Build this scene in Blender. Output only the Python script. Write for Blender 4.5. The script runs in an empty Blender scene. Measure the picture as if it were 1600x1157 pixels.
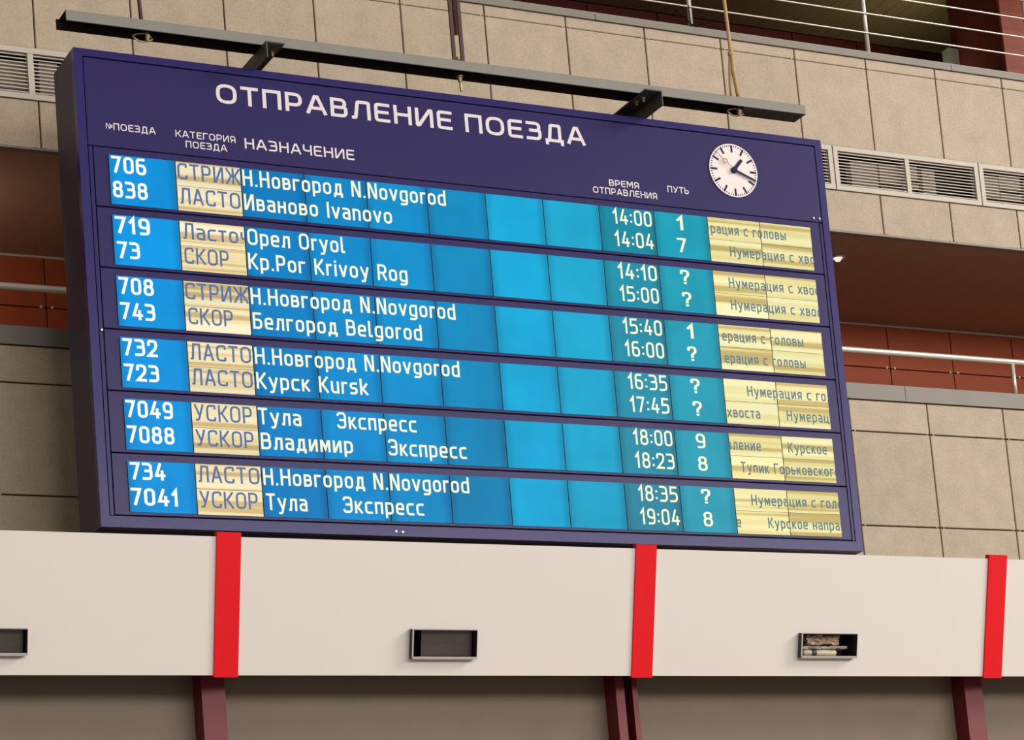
import bpy, math, random
from mathutils import Vector, Matrix
random.seed(7)
D = bpy.data
SC = bpy.context.scene
COL = SC.collection
ZO = 9.0          # height of the departure board's top edge above the hall floor

# ------------------------------------------------------------------ camera, light, exposure
cam = D.cameras.new('camera')
cam_ob = D.objects.new('camera', cam); COL.objects.link(cam_ob)
Rr = Vector((0.8760561449171458, -0.47368823158147144, -0.09025015354074123))
Rd = Vector((-0.0072751650592734855, 0.1741548385345501, -0.9846914055623543))
Rf = Vector((0.48215423147191133, 0.8633015414536356, 0.14912325639385543))
m = Matrix((Rr, -Rd, -Rf)).transposed().to_4x4()
m.translation = Vector((-5.04893642, -15.74664527, -7.35195403 + ZO))
cam_ob.matrix_world = m
cam.sensor_width = 36.0; cam.sensor_fit = 'HORIZONTAL'
cam.lens = 3973.948 / 1600 * 36
cam.shift_x = (800 - 972.466) / 1600
cam.shift_y = (1125.6 - 578.5) / 1600
cam.clip_end = 300
SC.camera = cam_ob

W = D.worlds.new('world'); SC.world = W; W.use_nodes = True
bg = W.node_tree.nodes['Background']
bg.inputs[0].default_value = (1.0, 0.93, 0.84, 1); bg.inputs[1].default_value = 0.30

def area(name, loc, target, sx, sy, power, color):
    l = D.lights.new(name, 'AREA'); l.shape = 'RECTANGLE'; l.size = sx; l.size_y = sy
    l.energy = power; l.color = color
    o = D.objects.new(name, l); COL.objects.link(o)
    o.location = loc
    o.rotation_euler = (Vector(target) - Vector(loc)).to_track_quat('-Z', 'Y').to_euler()
    return o
area('hall_ceiling_light', (45, -24, ZO + 18), (3.5, 0, ZO - 2), 15, 15, 15500, (1.0, 0.94, 0.86))
area('hall_window_light', (14, -36, ZO + 2.8), (4, 0, ZO - 2.5), 46, 7, 8600, (1.0, 0.95, 0.90))
area('upper_gallery_lamp', (8.9, 2.2, ZO + 1.50), (8.9, 2.5, ZO + 4), 0.9, 0.3, 5.5, (0.9, 1.0, 0.55))

area('lower_gallery_fill', (-.9, 2.1, ZO - .6), (1.4, 3.4, ZO - 1.0), 0.4, 0.4, 7, (1.0, 0.86, 0.7))  # unseen fill light added to brighten the dark left end of the gallery
SC.view_settings.view_transform = 'Standard'
SC.view_settings.look = 'None'
SC.view_settings.exposure = 0.0
SC.view_settings.gamma = 1.0
SC.view_settings.use_curve_mapping = False

# ------------------------------------------------------------------ colours and materials
def lin(c):
    return tuple((v / 255 / 12.92) if v / 255 <= 0.04045 else ((v / 255 + 0.055) / 1.055) ** 2.4 for v in c)

def nt(name):
    ma = D.materials.new(name); ma.use_nodes = True
    t = ma.node_tree; return ma, t, t.nodes, t.links, t.nodes['Principled BSDF']

def plain(name, rgb, rough=0.5, metal=0.0, noise=0.06, scale=6.0, bump=0.0, spec=0.5, stretch=None):
    """painted or bare surface with a faint procedural variation"""
    ma, t, N, L, P = nt(name)
    tc = N.new('ShaderNodeTexCoord'); n = N.new('ShaderNodeTexNoise')
    n.inputs['Scale'].default_value = scale; n.inputs['Detail'].default_value = 4
    if stretch:
        mp = N.new('ShaderNodeMapping'); mp.inputs['Scale'].default_value = stretch
        L.new(tc.outputs['Object'], mp.inputs[0]); L.new(mp.outputs[0], n.inputs['Vector'])
    else:
        L.new(tc.outputs['Object'], n.inputs['Vector'])
    r = N.new('ShaderNodeMapRange'); r.inputs[3].default_value = 1 - noise; r.inputs[4].default_value = 1 + noise
    L.new(n.outputs[0], r.inputs[0])
    mul = N.new('ShaderNodeVectorMath'); mul.operation = 'SCALE'; mul.inputs[0].default_value = rgb
    L.new(r.outputs[0], mul.inputs['Scale']); L.new(mul.outputs[0], P.inputs['Base Color'])
    P.inputs['Roughness'].default_value = rough; P.inputs['Metallic'].default_value = metal
    P.inputs['Specular IOR Level'].default_value = spec
    if bump:
        b = N.new('ShaderNodeBump'); b.inputs['Strength'].default_value = bump; b.inputs['Distance'].default_value = 0.01
        L.new(n.outputs[0], b.inputs['Height']); L.new(b.outputs[0], P.inputs['Normal'])
    return ma

def stone(name, rgb):
    ma, t, N, L, P = nt(name)
    tc = N.new('ShaderNodeTexCoord'); oi = N.new('ShaderNodeObjectInfo')
    add = N.new('ShaderNodeVectorMath'); add.operation = 'ADD'
    L.new(tc.outputs['Object'], add.inputs[0])
    cmb = N.new('ShaderNodeCombineXYZ'); ms = N.new('ShaderNodeMath'); ms.operation = 'MULTIPLY'; ms.inputs[1].default_value = 40
    L.new(oi.outputs['Random'], ms.inputs[0]); L.new(ms.outputs[0], cmb.inputs[0]); L.new(cmb.outputs[0], add.inputs[1])
    n1 = N.new('ShaderNodeTexNoise'); n1.inputs['Scale'].default_value = 5; n1.inputs['Detail'].default_value = 5
    n2 = N.new('ShaderNodeTexNoise'); n2.inputs['Scale'].default_value = 55; n2.inputs['Detail'].default_value = 3
    L.new(add.outputs[0], n1.inputs['Vector']); L.new(add.outputs[0], n2.inputs['Vector'])
    r1 = N.new('ShaderNodeMapRange'); r1.inputs[1].default_value = .3; r1.inputs[2].default_value = .7; r1.inputs[3].default_value = 0.92; r1.inputs[4].default_value = 1.08
    r2 = N.new('ShaderNodeMapRange'); r2.inputs[1].default_value = .3; r2.inputs[2].default_value = .7; r2.inputs[3].default_value = 0.90; r2.inputs[4].default_value = 1.09
    r3 = N.new('ShaderNodeMapRange'); r3.inputs[3].default_value = 0.955; r3.inputs[4].default_value = 1.045
    L.new(n1.outputs[0], r1.inputs[0]); L.new(n2.outputs[0], r2.inputs[0]); L.new(oi.outputs['Random'], r3.inputs[0])
    a = N.new('ShaderNodeMath'); a.operation = 'MULTIPLY'; L.new(r1.outputs[0], a.inputs[0]); L.new(r2.outputs[0], a.inputs[1])
    b = N.new('ShaderNodeMath'); b.operation = 'MULTIPLY'; L.new(a.outputs[0], b.inputs[0]); L.new(r3.outputs[0], b.inputs[1])
    mul = N.new('ShaderNodeVectorMath'); mul.operation = 'SCALE'; mul.inputs[0].default_value = rgb
    L.new(b.outputs[0], mul.inputs['Scale']); L.new(mul.outputs[0], P.inputs['Base Color'])
    P.inputs['Roughness'].default_value = 0.55; P.inputs['Specular IOR Level'].default_value = 0.35
    return ma

def screen_blue():
    """backlit display module: the object colour glows, fading a little towards the module's side edges"""
    ma, t, N, L, P = nt('lit_blue_display')
    oi = N.new('ShaderNodeObjectInfo'); tc = N.new('ShaderNodeTexCoord')
    sp = N.new('ShaderNodeSeparateXYZ'); L.new(tc.outputs['Generated'], sp.inputs[0])
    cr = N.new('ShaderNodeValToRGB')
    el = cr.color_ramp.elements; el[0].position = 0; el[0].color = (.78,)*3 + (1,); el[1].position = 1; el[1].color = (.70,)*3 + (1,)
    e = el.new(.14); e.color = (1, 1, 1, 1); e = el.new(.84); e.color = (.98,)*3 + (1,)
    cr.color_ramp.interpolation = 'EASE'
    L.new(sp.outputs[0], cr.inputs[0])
    n = N.new('ShaderNodeTexNoise'); n.inputs['Scale'].default_value = 2.5
    ad = N.new('ShaderNodeVectorMath'); ad.operation = 'ADD'; L.new(tc.outputs['Object'], ad.inputs[0]); L.new(oi.outputs['Location'], ad.inputs[1])
    L.new(ad.outputs[0], n.inputs['Vector'])
    r = N.new('ShaderNodeMapRange'); r.inputs[1].default_value = .3; r.inputs[2].default_value = .7; r.inputs[3].default_value = .9; r.inputs[4].default_value = 1.08
    L.new(n.outputs[0], r.inputs[0])
    v = N.new('ShaderNodeVectorMath'); v.operation = 'SCALE'; L.new(oi.outputs['Color'], v.inputs[0]); L.new(r.outputs[0], v.inputs['Scale'])
    v2 = N.new('ShaderNodeVectorMath'); v2.operation = 'MULTIPLY'; L.new(v.outputs[0], v2.inputs[0]); L.new(cr.outputs[0], v2.inputs[1])
    L.new(v2.outputs[0], P.inputs['Emission Color']); P.inputs['Emission Strength'].default_value = 1
    P.inputs['Base Color'].default_value = (.002, .003, .004, 1); P.inputs['Roughness'].default_value = .35
    P.inputs['Specular IOR Level'].default_value = .06
    return ma

def screen_yellow():
    """backlit display module with horizontal bands of tan and cream (reflections put into the emission colour)"""
    ma, t, N, L, P = nt('lit_yellow_display')
    oi = N.new('ShaderNodeObjectInfo'); tc = N.new('ShaderNodeTexCoord')
    sp = N.new('ShaderNodeSeparateXYZ'); L.new(tc.outputs['Generated'], sp.inputs[0])
    cb = N.new('ShaderNodeCombineXYZ')
    mz = N.new('ShaderNodeMath'); mz.operation = 'MULTIPLY'; mz.inputs[1].default_value = 2.6; L.new(sp.outputs[2], mz.inputs[0])
    mr = N.new('ShaderNodeMath'); mr.operation = 'MULTIPLY'; mr.inputs[1].default_value = 91; L.new(oi.outputs['Random'], mr.inputs[0])
    mx = N.new('ShaderNodeMath'); mx.operation = 'MULTIPLY'; mx.inputs[1].default_value = .07; L.new(sp.outputs[0], mx.inputs[0])
    L.new(mx.outputs[0], cb.inputs[0]); L.new(mr.outputs[0], cb.inputs[1]); L.new(mz.outputs[0], cb.inputs[2])
    n = N.new('ShaderNodeTexNoise'); n.inputs['Scale'].default_value = 1.0; n.inputs['Detail'].default_value = 1.5
    L.new(cb.outputs[0], n.inputs['Vector'])
    cr = N.new('ShaderNodeValToRGB'); el = cr.color_ramp.elements
    el[0].position = .32; el[0].color = (.62, .54, .44, 1); el[1].position = .62; el[1].color = (1.08, 1.14, 1.4, 1)
    e = el.new(.43); e.color = (.72, .63, .50, 1); e = el.new(.46); e.color = (.95, .91, .82, 1); e = el.new(.55); e.color = (1.02, 1.03, 1.12, 1)
    L.new(n.outputs[0], cr.inputs[0])
    v2 = N.new('ShaderNodeVectorMath'); v2.operation = 'MULTIPLY'; L.new(oi.outputs['Color'], v2.inputs[0]); L.new(cr.outputs[0], v2.inputs[1])
    L.new(v2.outputs[0], P.inputs['Emission Color']); P.inputs['Emission Strength'].default_value = 1
    P.inputs['Base Color'].default_value = (.02, .02, .015, 1); P.inputs['Roughness'].default_value = .4
    P.inputs['Specular IOR Level'].default_value = .06
    return ma

def lit_text():
    ma, t, N, L, P = nt('lit_lettering')
    oi = N.new('ShaderNodeObjectInfo'); L.new(oi.outputs['Color'], P.inputs['Emission Color']); P.inputs['Emission Strength'].default_value = 1
    P.inputs['Base Color'].default_value = (.01, .01, .01, 1)
    return ma

M = {}
M['tile'] = stone('beige_granite', (.47, .378, .275))
M['tile_low'] = stone('beige_granite_lower', (.465, .378, .275))
M['gap'] = plain('dark_wall_void', (.025, .018, .014), .9)
M['cap'] = plain('grey_metal_coping', (.22, .195, .165), .5, 0, .07, 3)
M['navy'] = plain('navy_powder_coat', (.024, .017, .135), .27, 0, .03, 3, spec=.30)
M['navy_panel'] = plain('navy_panel_coat', (.026, .018, .112), .29, 0, .04, 3, spec=.26)
M['navy_side'] = plain('navy_case_side', (.028, .02, .05), .5, 0, .1, 2)
M['white_paint'] = plain('white_lettering_paint', (.80, .74, .76), .5, 0, .01)
M['blue'] = screen_blue(); M['yellow'] = screen_yellow(); M['text'] = lit_text()
M['dial'] = plain('white_clock_dial', (.86, .80, .76), .4, 0, .01)
M['clock_mark'] = plain('navy_clock_mark', (.022, .010, .07), .6, spec=.15)
M['clock_red'] = plain('red_second_hand', (.35, .09, .06), .5)
M['beam'] = plain('weathered_grey_steel', (.235, .225, .20), .6, 0, .10, 5)
M['arm'] = plain('olive_grey_steel', (.06, .052, .035), .6, 0, .15, 8)
M['inner'] = plain('shaded_inner_steel', (.018, .014, .011), .7, 0, .2, 12, spec=.2)  # inside of the beam: its shade is put into this darker colour
M['terracotta_deep'] = plain('deep_terracotta_panel', (.24, .05, .022), .5, 0, .06, 3, spec=.2)
M['rust'] = plain('rust_brown_steel', (.085, .045, .035), .7, .2, .25, 20)
M['rope'] = plain('ochre_hemp_rope', (.52, .38, .18), .85, 0, .25, 60, .4)
M['steel'] = plain('brushed_stainless', (.72, .66, .57), .35, .45, .05, 8)
M['brass'] = plain('dull_brass', (.45, .36, .18), .4, .8, .1, 20)
M['aluminium'] = plain('pale_aluminium', (.56, .50, .42), .5, 0, .04, 10)
M['duct'] = plain('dusty_white_duct', (.40, .34, .28), .6, 0, .25, 7)
M['void'] = plain('vent_void', (.006, .005, .004), .9)
M['terracotta'] = plain('terracotta_panel', (.40, .085, .030), .5, 0, .06, 3, spec=.25)
M['terracotta_shade'] = plain('shaded_terracotta_panel', (.085, .014, .010), .55, 0, .08, 3, spec=.2)  # terracotta darkened: the upper gallery's shade is put into the colour
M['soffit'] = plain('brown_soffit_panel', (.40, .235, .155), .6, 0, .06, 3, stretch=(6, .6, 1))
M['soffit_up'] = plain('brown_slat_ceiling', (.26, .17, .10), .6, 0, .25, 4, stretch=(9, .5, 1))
M['fascia'] = plain('off_white_fascia', (.84, .79, .735), .5, 0, .015, 2)
M['red'] = plain('signal_red_coat', (.86, .006, .014), .5, 0, .03, 3, spec=.2)
M['darkred'] = plain('dark_red_coat', (.16, .006, .012), .5, 0, .1, 3)
M['brownwall'] = plain('brown_grey_cladding', (.22, .165, .12), .6, 0, .15, 2)
M['box'] = plain('pale_metal_lining', (.50, .45, .42), .4, .2)
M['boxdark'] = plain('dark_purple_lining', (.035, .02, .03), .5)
M['glass_dark'] = plain('smoky_lamp_glass', (.055, .042, .035), .3, 0, .5, 6, spec=.6, stretch=(1, 1, 6))
M['floor'] = plain('hall_floor_stone', (.24, .21, .18), .4, 0, .1, 1)
M['foil'] = plain('pinkish_crumpled_wrapper', (.56, .40, .30), .35, .1, .35, 14)
M['packet'] = plain('cream_packet', (.74, .63, .43), .4, 0, .08, 20)
M['tealband'] = plain('dark_teal_band', (.03, .07, .08), .4)
M['black'] = plain('black_nylon', (.006, .005, .005), .7, spec=.1)
M['lamp'] = lit_text()

# ------------------------------------------------------------------ mesh helpers
WL = {}     # world location of every object made
class MB:
    def __init__(s): s.v = []; s.f = []
    def add(s, vs, fs):
        o = len(s.v); s.v += [Vector(p) for p in vs]; s.f += [tuple(i + o for i in f) for f in fs]; return s
    def box(s, x0, x1, y0, y1, z0, z1):
        vs = [(x, y, z) for x in (x0, x1) for y in (y0, y1) for z in (z0, z1)]
        return s.add(vs, [(0, 1, 3, 2), (4, 6, 7, 5), (0, 4, 5, 1), (2, 3, 7, 6), (0, 2, 6, 4), (1, 5, 7, 3)])
    def cbox(s, x0, x1, y0, y1, z0, z1, c):
        """box whose front (min y) edges are chamfered by c"""
        f = [(x0 + c, y0, z0 + c), (x1 - c, y0, z0 + c), (x1 - c, y0, z1 - c), (x0 + c, y0, z1 - c)]
        g = [(x0, y0 + c, z0), (x1, y0 + c, z0), (x1, y0 + c, z1), (x0, y0 + c, z1)]
        h = [(x0, y1, z0), (x1, y1, z0), (x1, y1, z1), (x0, y1, z1)]
        fs = [(0, 1, 2, 3), (11, 10, 9, 8)]
        for i in range(4):
            j = (i + 1) % 4
            fs += [(i, i + 4, j + 4, j), (i + 4, i + 8, j + 8, j + 4)]
        return s.add(f + g + h, fs)
    def cyl(s, a, b, r, n=12, r2=None):
        a = Vector(a); b = Vector(b); d = (b - a).normalized(); r2 = r if r2 is None else r2
        u = d.orthogonal().normalized(); w = d.cross(u)
        vs = []
        for p, q in ((a, r), (b, r2)):
            for i in range(n):
                t = 2 * math.pi * i / n; vs.append(p + (u * math.cos(t) + w * math.sin(t)) * q)
        fs = [(i, (i + 1) % n, n + (i + 1) % n, n + i) for i in range(n)] + [tuple(range(n))[::-1], tuple(range(n, 2 * n))]
        return s.add(vs, fs)
    def tube(s, pts, r, n=8, closed=False, twist=0.0, flat=1.0):
        pts = [Vector(p) for p in pts]; k = len(pts); o = len(s.v)
        rr = r if isinstance(r, (list, tuple)) else [r] * k
        prev = None
        for i, p in enumerate(pts):
            a = pts[(i - 1) % k] if (closed or i) else p; b = pts[(i + 1) % k] if (closed or i < k - 1) else p
            d = (b - a).normalized()
            u = d.orthogonal().normalized() if prev is None else (prev - d * prev.dot(d)).normalized()
            prev = u; w = d.cross(u)
            for j in range(n):
                t = 2 * math.pi * j / n + twist * i
                s.v.append(p + (u * math.cos(t) + w * math.sin(t) * flat) * rr[i])
        for i in range(k if closed else k - 1):
            i2 = (i + 1) % k
            for j in range(n):
                s.f.append((o + i * n + j, o + i * n + (j + 1) % n, o + i2 * n + (j + 1) % n, o + i2 * n + j))
        if not closed:
            s.f.append(tuple(o + j for j in range(n))[::-1]); s.f.append(tuple(o + (k - 1) * n + j for j in range(n)))
        return s
    def prism(s, poly, y0, y1):
        """poly in (x,z), extruded along y"""
        n = len(poly)
        vs = [(x, y0, z) for x, z in poly] + [(x, y1, z) for x, z in poly]
        return s.add(vs, [tuple(range(n)), tuple(range(n, 2 * n))[::-1]] + [(i, n + i, n + (i + 1) % n, (i + 1) % n) for i in range(n)])
    def ring(s, x0, x1, z0, z1, w, y0, y1, wt=None, wb=None):
        """rectangular frame"""
        wt = wt or w; wb = wb or w
        s.box(x0, x0 + w, y0, y1, z0, z1); s.box(x1 - w, x1, y0, y1, z0, z1)
        s.box(x0 + w, x1 - w, y0, y1, z1 - wt, z1); s.box(x0 + w, x1 - w, y0, y1, z0, z0 + wb)
        return s

def setp(o, label=None, cat=None, group=None, kind=None):
    if label: o['label'] = label
    if cat: o['category'] = cat
    if group: o['group'] = group
    if kind: o['kind'] = kind
    return o

def empty(name, loc, label, cat, group=None, rot=(0, 0, 0)):
    o = D.objects.new(name, None); COL.objects.link(o); loc = Vector((loc[0], loc[1], loc[2] + ZO))
    o.location = loc; o.rotation_euler = rot; WL[o] = loc; o.empty_display_size = .1
    return setp(o, label, cat, group)

def obj(name, mb, mat, parent=None, smooth=False, color=None, kind=None, label=None, cat=None, group=None):
    """mesh from world coordinates (z measured from the board's top), origin at its own centre"""
    lo = Vector([min(v[i] for v in mb.v) for i in range(3)]); hi = Vector([max(v[i] for v in mb.v) for i in range(3)])
    c = (lo + hi) / 2
    me = D.meshes.new(name); me.from_pydata([v - c for v in mb.v], [], mb.f)
    me.materials.append(mat)
    if smooth: me.polygons.foreach_set('use_smooth', [True] * len(me.polygons))
    me.update()
    import bmesh
    bm = bmesh.new(); bm.from_mesh(me); bmesh.ops.recalc_face_normals(bm, faces=bm.faces); bm.to_mesh(me); bm.free()
    o = D.objects.new(name, me); COL.objects.link(o)
    wl = c + Vector((0, 0, ZO)); WL[o] = wl
    if parent: o.parent = parent; o.location = wl - WL[parent]
    else: o.location = wl
    if color: o.color = (*color, 1)
    return setp(o, label, cat, group, kind)

def dup(o, c, parent=None, color=None):
    """copy of one mesh object sharing its mesh, centred at c"""
    q = o.copy(); COL.objects.link(q); wl = Vector(c) + Vector((0, 0, ZO)); WL[q] = wl
    q.parent = parent; q.location = wl - (WL[parent] if parent else Vector())
    if color: q.color = (*color, 1)
    return q

CACHE = {}
def tile(name, x0, x1, y0, y1, z0, z1, mat, parent, c=.004):
    key = (name, round(x1 - x0, 4), round(y1 - y0, 4), round(z1 - z0, 4), mat.name)
    ctr = ((x0 + x1) / 2, (y0 + y1) / 2, (z0 + z1) / 2)
    if key in CACHE: return dup(CACHE[key], ctr, parent)
    o = obj(name, MB().cbox(x0, x1, y0, y1, z0, z1, c), mat, parent); CACHE[key] = o; return o

# ------------------------------------------------------------------ setting: floor, walls, galleries
WY = 1.2          # face of the two parapets
RY = 3.384        # rear wall of the galleries
XL, XR = -3.2, 16.0
obj('floor', MB().box(-40, 50, -45, 8, -ZO - .2, -ZO), M['floor'], kind='structure')

# upper parapet
wu = obj('wall_upper', MB().box(XL, XR, WY + .035, WY + .30, .51, 1.345).box(XL, XR, WY + .035, WY + .30, -.19, .115)
         .box(XL, XR, WY + .30, WY + .34, .115, .51), M['gap'], kind='structure')
px0, pp = .107, .729
G = .0055
for k in range(-4, 22):
    a = px0 + pp * k + G; b = px0 + pp * (k + 1) - G
    tile('tile', a, b, WY, WY + .03, 1.253, 1.342, M['tile'], wu)
    tile('tile', a, b, WY, WY + .03, .513, 1.248, M['tile'], wu)
    tile('tile', a, b, WY, WY + .03, -.245, .112, M['tile'], wu)
clips = MB()
for k in range(-4, 22):
    x = px0 + pp * k
    for dx in (-.035, .035):
        clips.cyl((x + dx, WY + .005, 1.2505), (x + dx, WY - .005, 1.2505), .0055, 6)
        clips.cyl((x + dx, WY + .005, -.235), (x + dx, WY - .006, -.235), .005, 6)
obj('tile_clip', clips, M['aluminium'], wu, kind='stuff')
t1 = obj('trim_1', MB().box(XL, 1.0, WY - .015, WY + .34, 1.345, 1.405).box(1.006, 4.75, WY - .015, WY + .34, 1.345, 1.405)
         .box(4.756, 8.3, WY - .015, WY + .34, 1.345, 1.405).box(8.306, XR, WY - .015, WY + .34, 1.345, 1.405), M['cap'], kind='structure')
obj('trim_2', MB().box(XL, XR, WY - .01, WY + .05, -.262, -.247), M['cap'], kind='structure')

# lower parapet, down to the hall floor
wl_ = obj('wall_lower', MB().box(XL, XR, WY + .035, WY + .30, -ZO, -1.72), M['gap'], kind='structure')
lx0, lp = 7.64, .80
zs = [-1.72, -1.994, -2.804, -3.614, -4.424]
for k in range(-14, 11):
    a = lx0 + lp * k + G; b = lx0 + lp * (k + 1) - G
    for z1, z0 in zip(zs, zs[1:]):
        tile('tile', a, b, WY, WY + .03, z0 + G, z1 - G, M['tile_low'], wl_)
clips = MB()
for k in range(-14, 11):
    for z in zs[1:3]:
        for dx in (-.035, .035):
            clips.cyl((lx0 + lp * k + dx, WY + .005, z), (lx0 + lp * k + dx, WY - .005, z), .0055, 6)
obj('tile_clip', clips, M['aluminium'], wl_, kind='stuff')
cp = MB()
for a, b in ((XL, .9), (.905, 4.0), (4.005, 7.42), (7.425, XR)): cp.box(a, b, WY - .015, WY + .34, -1.718, -1.583)
obj('trim_3', cp, M['cap'], kind='structure')

# rear wall of the lower gallery
wr = obj('wall_rear', MB().box(XL, XR + 1, RY + .03, RY + .2, -3.2, 3.6), M['gap'], kind='structure')
rz = [-.25, -.67, -1.47, -2.27]
for k in range(-15, 11):
    a = 8.90 + .742 * k + .005; b = 8.90 + .742 * (k + 1) - .005
    for z1, z0 in zip(rz, rz[1:]):
        tile('panel', a, b, RY, RY + .025, z0 + .005, z1 - .005, M['terracotta'], wr, .002)
clips = MB()
for k in range(-15, 11):
    for dx in (-.045, .045):
        clips.cyl((8.90 + .742 * k + dx, RY + .004, -.665), (8.90 + .742 * k + dx, RY - .01, -.665), .013, 8)
obj('panel_clip', clips, M['aluminium'], wr, kind='stuff')
# soffit over the lower gallery: boards running front to back
cl = obj('ceiling_lower_gallery', MB().box(XL, XR, WY + .30, RY + .03, -.20, -.12), M['gap'], kind='structure')
k = 0; x = XL
while x < XR - .3:
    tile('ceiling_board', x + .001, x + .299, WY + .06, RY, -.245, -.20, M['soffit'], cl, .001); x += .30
obj('floor_lower_gallery', MB().box(XL, XR, WY + .3, RY, -2.5, -2.35), M['cap'], kind='structure')
obj('floor_upper_gallery', MB().box(XL, XR, WY + .34, RY, -.12, .30), M['cap'], kind='structure')
obj('trim_5', MB().box(XL, XR, RY - .02, RY - .002, -.262, -.2455), M['aluminium'], kind='structure')
# upper gallery
UZ = 2.62
wru = obj('wall_rear_upper', MB().box(XL, XR + 1, RY, RY + .03, .30, UZ), M['gap'], kind='structure')
for k in range(-15, 11):
    a = 8.90 + .742 * k + .005; b = 8.90 + .742 * (k + 1) - .005
    for z1, z0 in ((UZ, 1.9), (1.9, 1.1), (1.1, .3)):
        tile('panel', a, b, RY - .025, RY, z0 + .005, z1 - .005, M['terracotta_shade'], wru, .002)
cu = obj('ceiling_upper_gallery', MB().box(XL, XR + 1, WY - .3, RY + .2, UZ + .04, UZ + .14), M['gap'], kind='structure')
x = XL
while x < XR:
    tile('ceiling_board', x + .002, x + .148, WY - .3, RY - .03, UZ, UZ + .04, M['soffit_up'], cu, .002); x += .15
obj('wall_top', MB().box(XL, XR + 1, WY - .28, WY + .1, UZ + .14, UZ + 3.2), M['tile_low'], kind='structure')
# pillar with shade painted into its side and a terracotta front at the right end of the upper gallery
BX, BF, BB = 9.215, 1.545, 2.3
wb = obj('wall_pillar', MB().box(BX, XR + 1.2, BF + .03, BB, .30, UZ - .002), M['terracotta_shade'], kind='structure')
for i in range(9):
    for z1, z0 in ((UZ - .01, 2.15), (2.15, 1.1), (1.1, .3)):
        tile('panel', BX + .004 + .742 * i, BX + .742 * (i + 1) - .006, BF, BF + .028, z0 + .005, z1 - .005, M['terracotta_deep'], wb, .002)
obj('trim_4', MB().box(BX - .12, BX - .004, BB - .10, BB, .30, 2.09), M['cap'], kind='structure')

# ------------------------------------------------------------------ vent grilles set in the upper parapet
def vent(cx, label, seed):
    rnd = random.Random(seed)
    w = 1.53; x0 = cx - w / 2 + .006; x1 = cx + w / 2 - .006; z0, z1 = .117, .508
    g = empty('vent_grille', (cx, WY, z0), label, 'vent', 'ventilation grilles in the stone parapet')
    obj('frame', MB().ring(x0, x1, z0, z1, .042, WY - .012, WY + .05), M['aluminium'], g)
    obj('mullion', MB().box(cx - .021, cx + .021, WY - .010, WY + .045, z0 + .042, z1 - .042), M['aluminium'], g)
    n = 11; h = (z1 - z0 - .084) / n
    src = None
    for a, b in ((x0 + .042, cx - .021), (cx + .021, x1 - .042)):
        for i in range(n):
            zc = z0 + .042 + h * (i + .5)
            if src is None:
                mb = MB(); y0 = WY + .0; d = .020; e = .007
                vs = [(a, y0, zc - .004), (a, y0 + d, zc + e - .004), (a, y0 + d, zc + e), (a, y0, zc + .004)]
                mb.add(vs + [(b, p[1], p[2]) for p in vs], [(0, 1, 2, 3), (7, 6, 5, 4), (0, 4, 5, 1), (1, 5, 6, 2), (2, 6, 7, 3), (3, 7, 4, 0)])
                src = obj('slat', mb, M['aluminium'], g); cz = WL[src].z - ZO - zc
            else:
                dup(src, ((a + b) / 2, WL[src].y, zc + cz), g)
    obj('backing', MB().box(x0 + .04, x1 - .04, WY + .22, WY + .24, z0 + .04, z1 - .04), M['void'], g)
    dm = MB(); x = x0 + .05
    while x < x1 - .1:
        ww = rnd.uniform(.12, .34); xe = min(x + ww, x1 - .05)
        if rnd.random() < .78:
            zb = z0 + .045 + rnd.uniform(0, .09); zt = z1 - .05 - rnd.uniform(0, .03)
            hole = rnd.uniform(zb + .05, zt - .08)
            if rnd.random() < .5:
                dm.box(x, xe, WY + .08, WY + .16, zb, hole - .02); dm.box(x, xe, WY + .08, WY + .16, hole + .02, zt)
            else: dm.box(x, xe, WY + .08, WY + .16, zb, zt)
        x = xe + rnd.uniform(.0, .05)
    obj('duct', dm, M['duct'], g)
vent(.062, 'pale slatted vent grille left of the departure board', 3)
vent(6.182, 'pale slatted vent grille mostly hidden behind the right edge of the departure board', 5)
vent(7.712, 'pale two-bay vent grille fully visible right of the departure board', 8)
vent(9.242, 'pale slatted vent grille cut by the right edge of the photo', 11)
obj('wall_vent_band', MB().box(.84, 5.40, WY, WY + .2, .12, .505).box(10.02, XR, WY, WY + .2, .12, .505).box(XL, -.72, WY, WY + .2, .12, .505), M['aluminium'], kind='structure')

# ------------------------------------------------------------------ railings and small gallery fittings
rg = empty('cable_railing', (7.557, WY + .16, 1.405), 'stainless railing with thin horizontal bars along the top gallery', 'railing')
src = None
for k in range(-5, 3):
    x = 7.557 + 1.79 * k
    if src is None: src = obj('post', MB().cyl((x, WY + .16, 1.405), (x, WY + .16, 2.42), .021, 14), M['steel'], rg, True)
    else: dup(src, (x, WY + .16, WL[src].z - ZO), rg)
for z in (1.475, 1.658, 1.84, 2.023, 2.206):
    obj('rail_bar', MB().cyl((XL, WY + .13, z), (XR, WY + .13, z), .0075, 8), M['steel'], rg, True)
obj('handrail', MB().cyl((XL, WY + .16, 2.44), (XR, WY + .16, 2.44), .024, 12), M['steel'], rg, True)
kt = MB(); kx = 5.772
kt.tube([(kx - .19, WY + .09, 1.60), (kx - .09, WY + .10, 1.54), (kx - .01, WY + .12, 1.475)], .006, 6)
kt.tube([(kx + .15, WY + .09, 1.53), (kx + .08, WY + .10, 1.505), (kx + .01, WY + .12, 1.475)], .006, 6)
kt.tube([(kx - .035, WY + .12, 1.66), (kx - .035, WY + .115, 1.55), (kx - .03, WY + .12, 1.42)], .005, 6)
kt.tube([(kx + .028 * math.cos(t * .785), WY + .15 + .028 * math.sin(t * .785), 1.475 + .004 * t) for t in range(9)], .006, 6)
obj('cable_tie', kt, M['black'], rg, label='black cable tie with loose ends')

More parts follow.
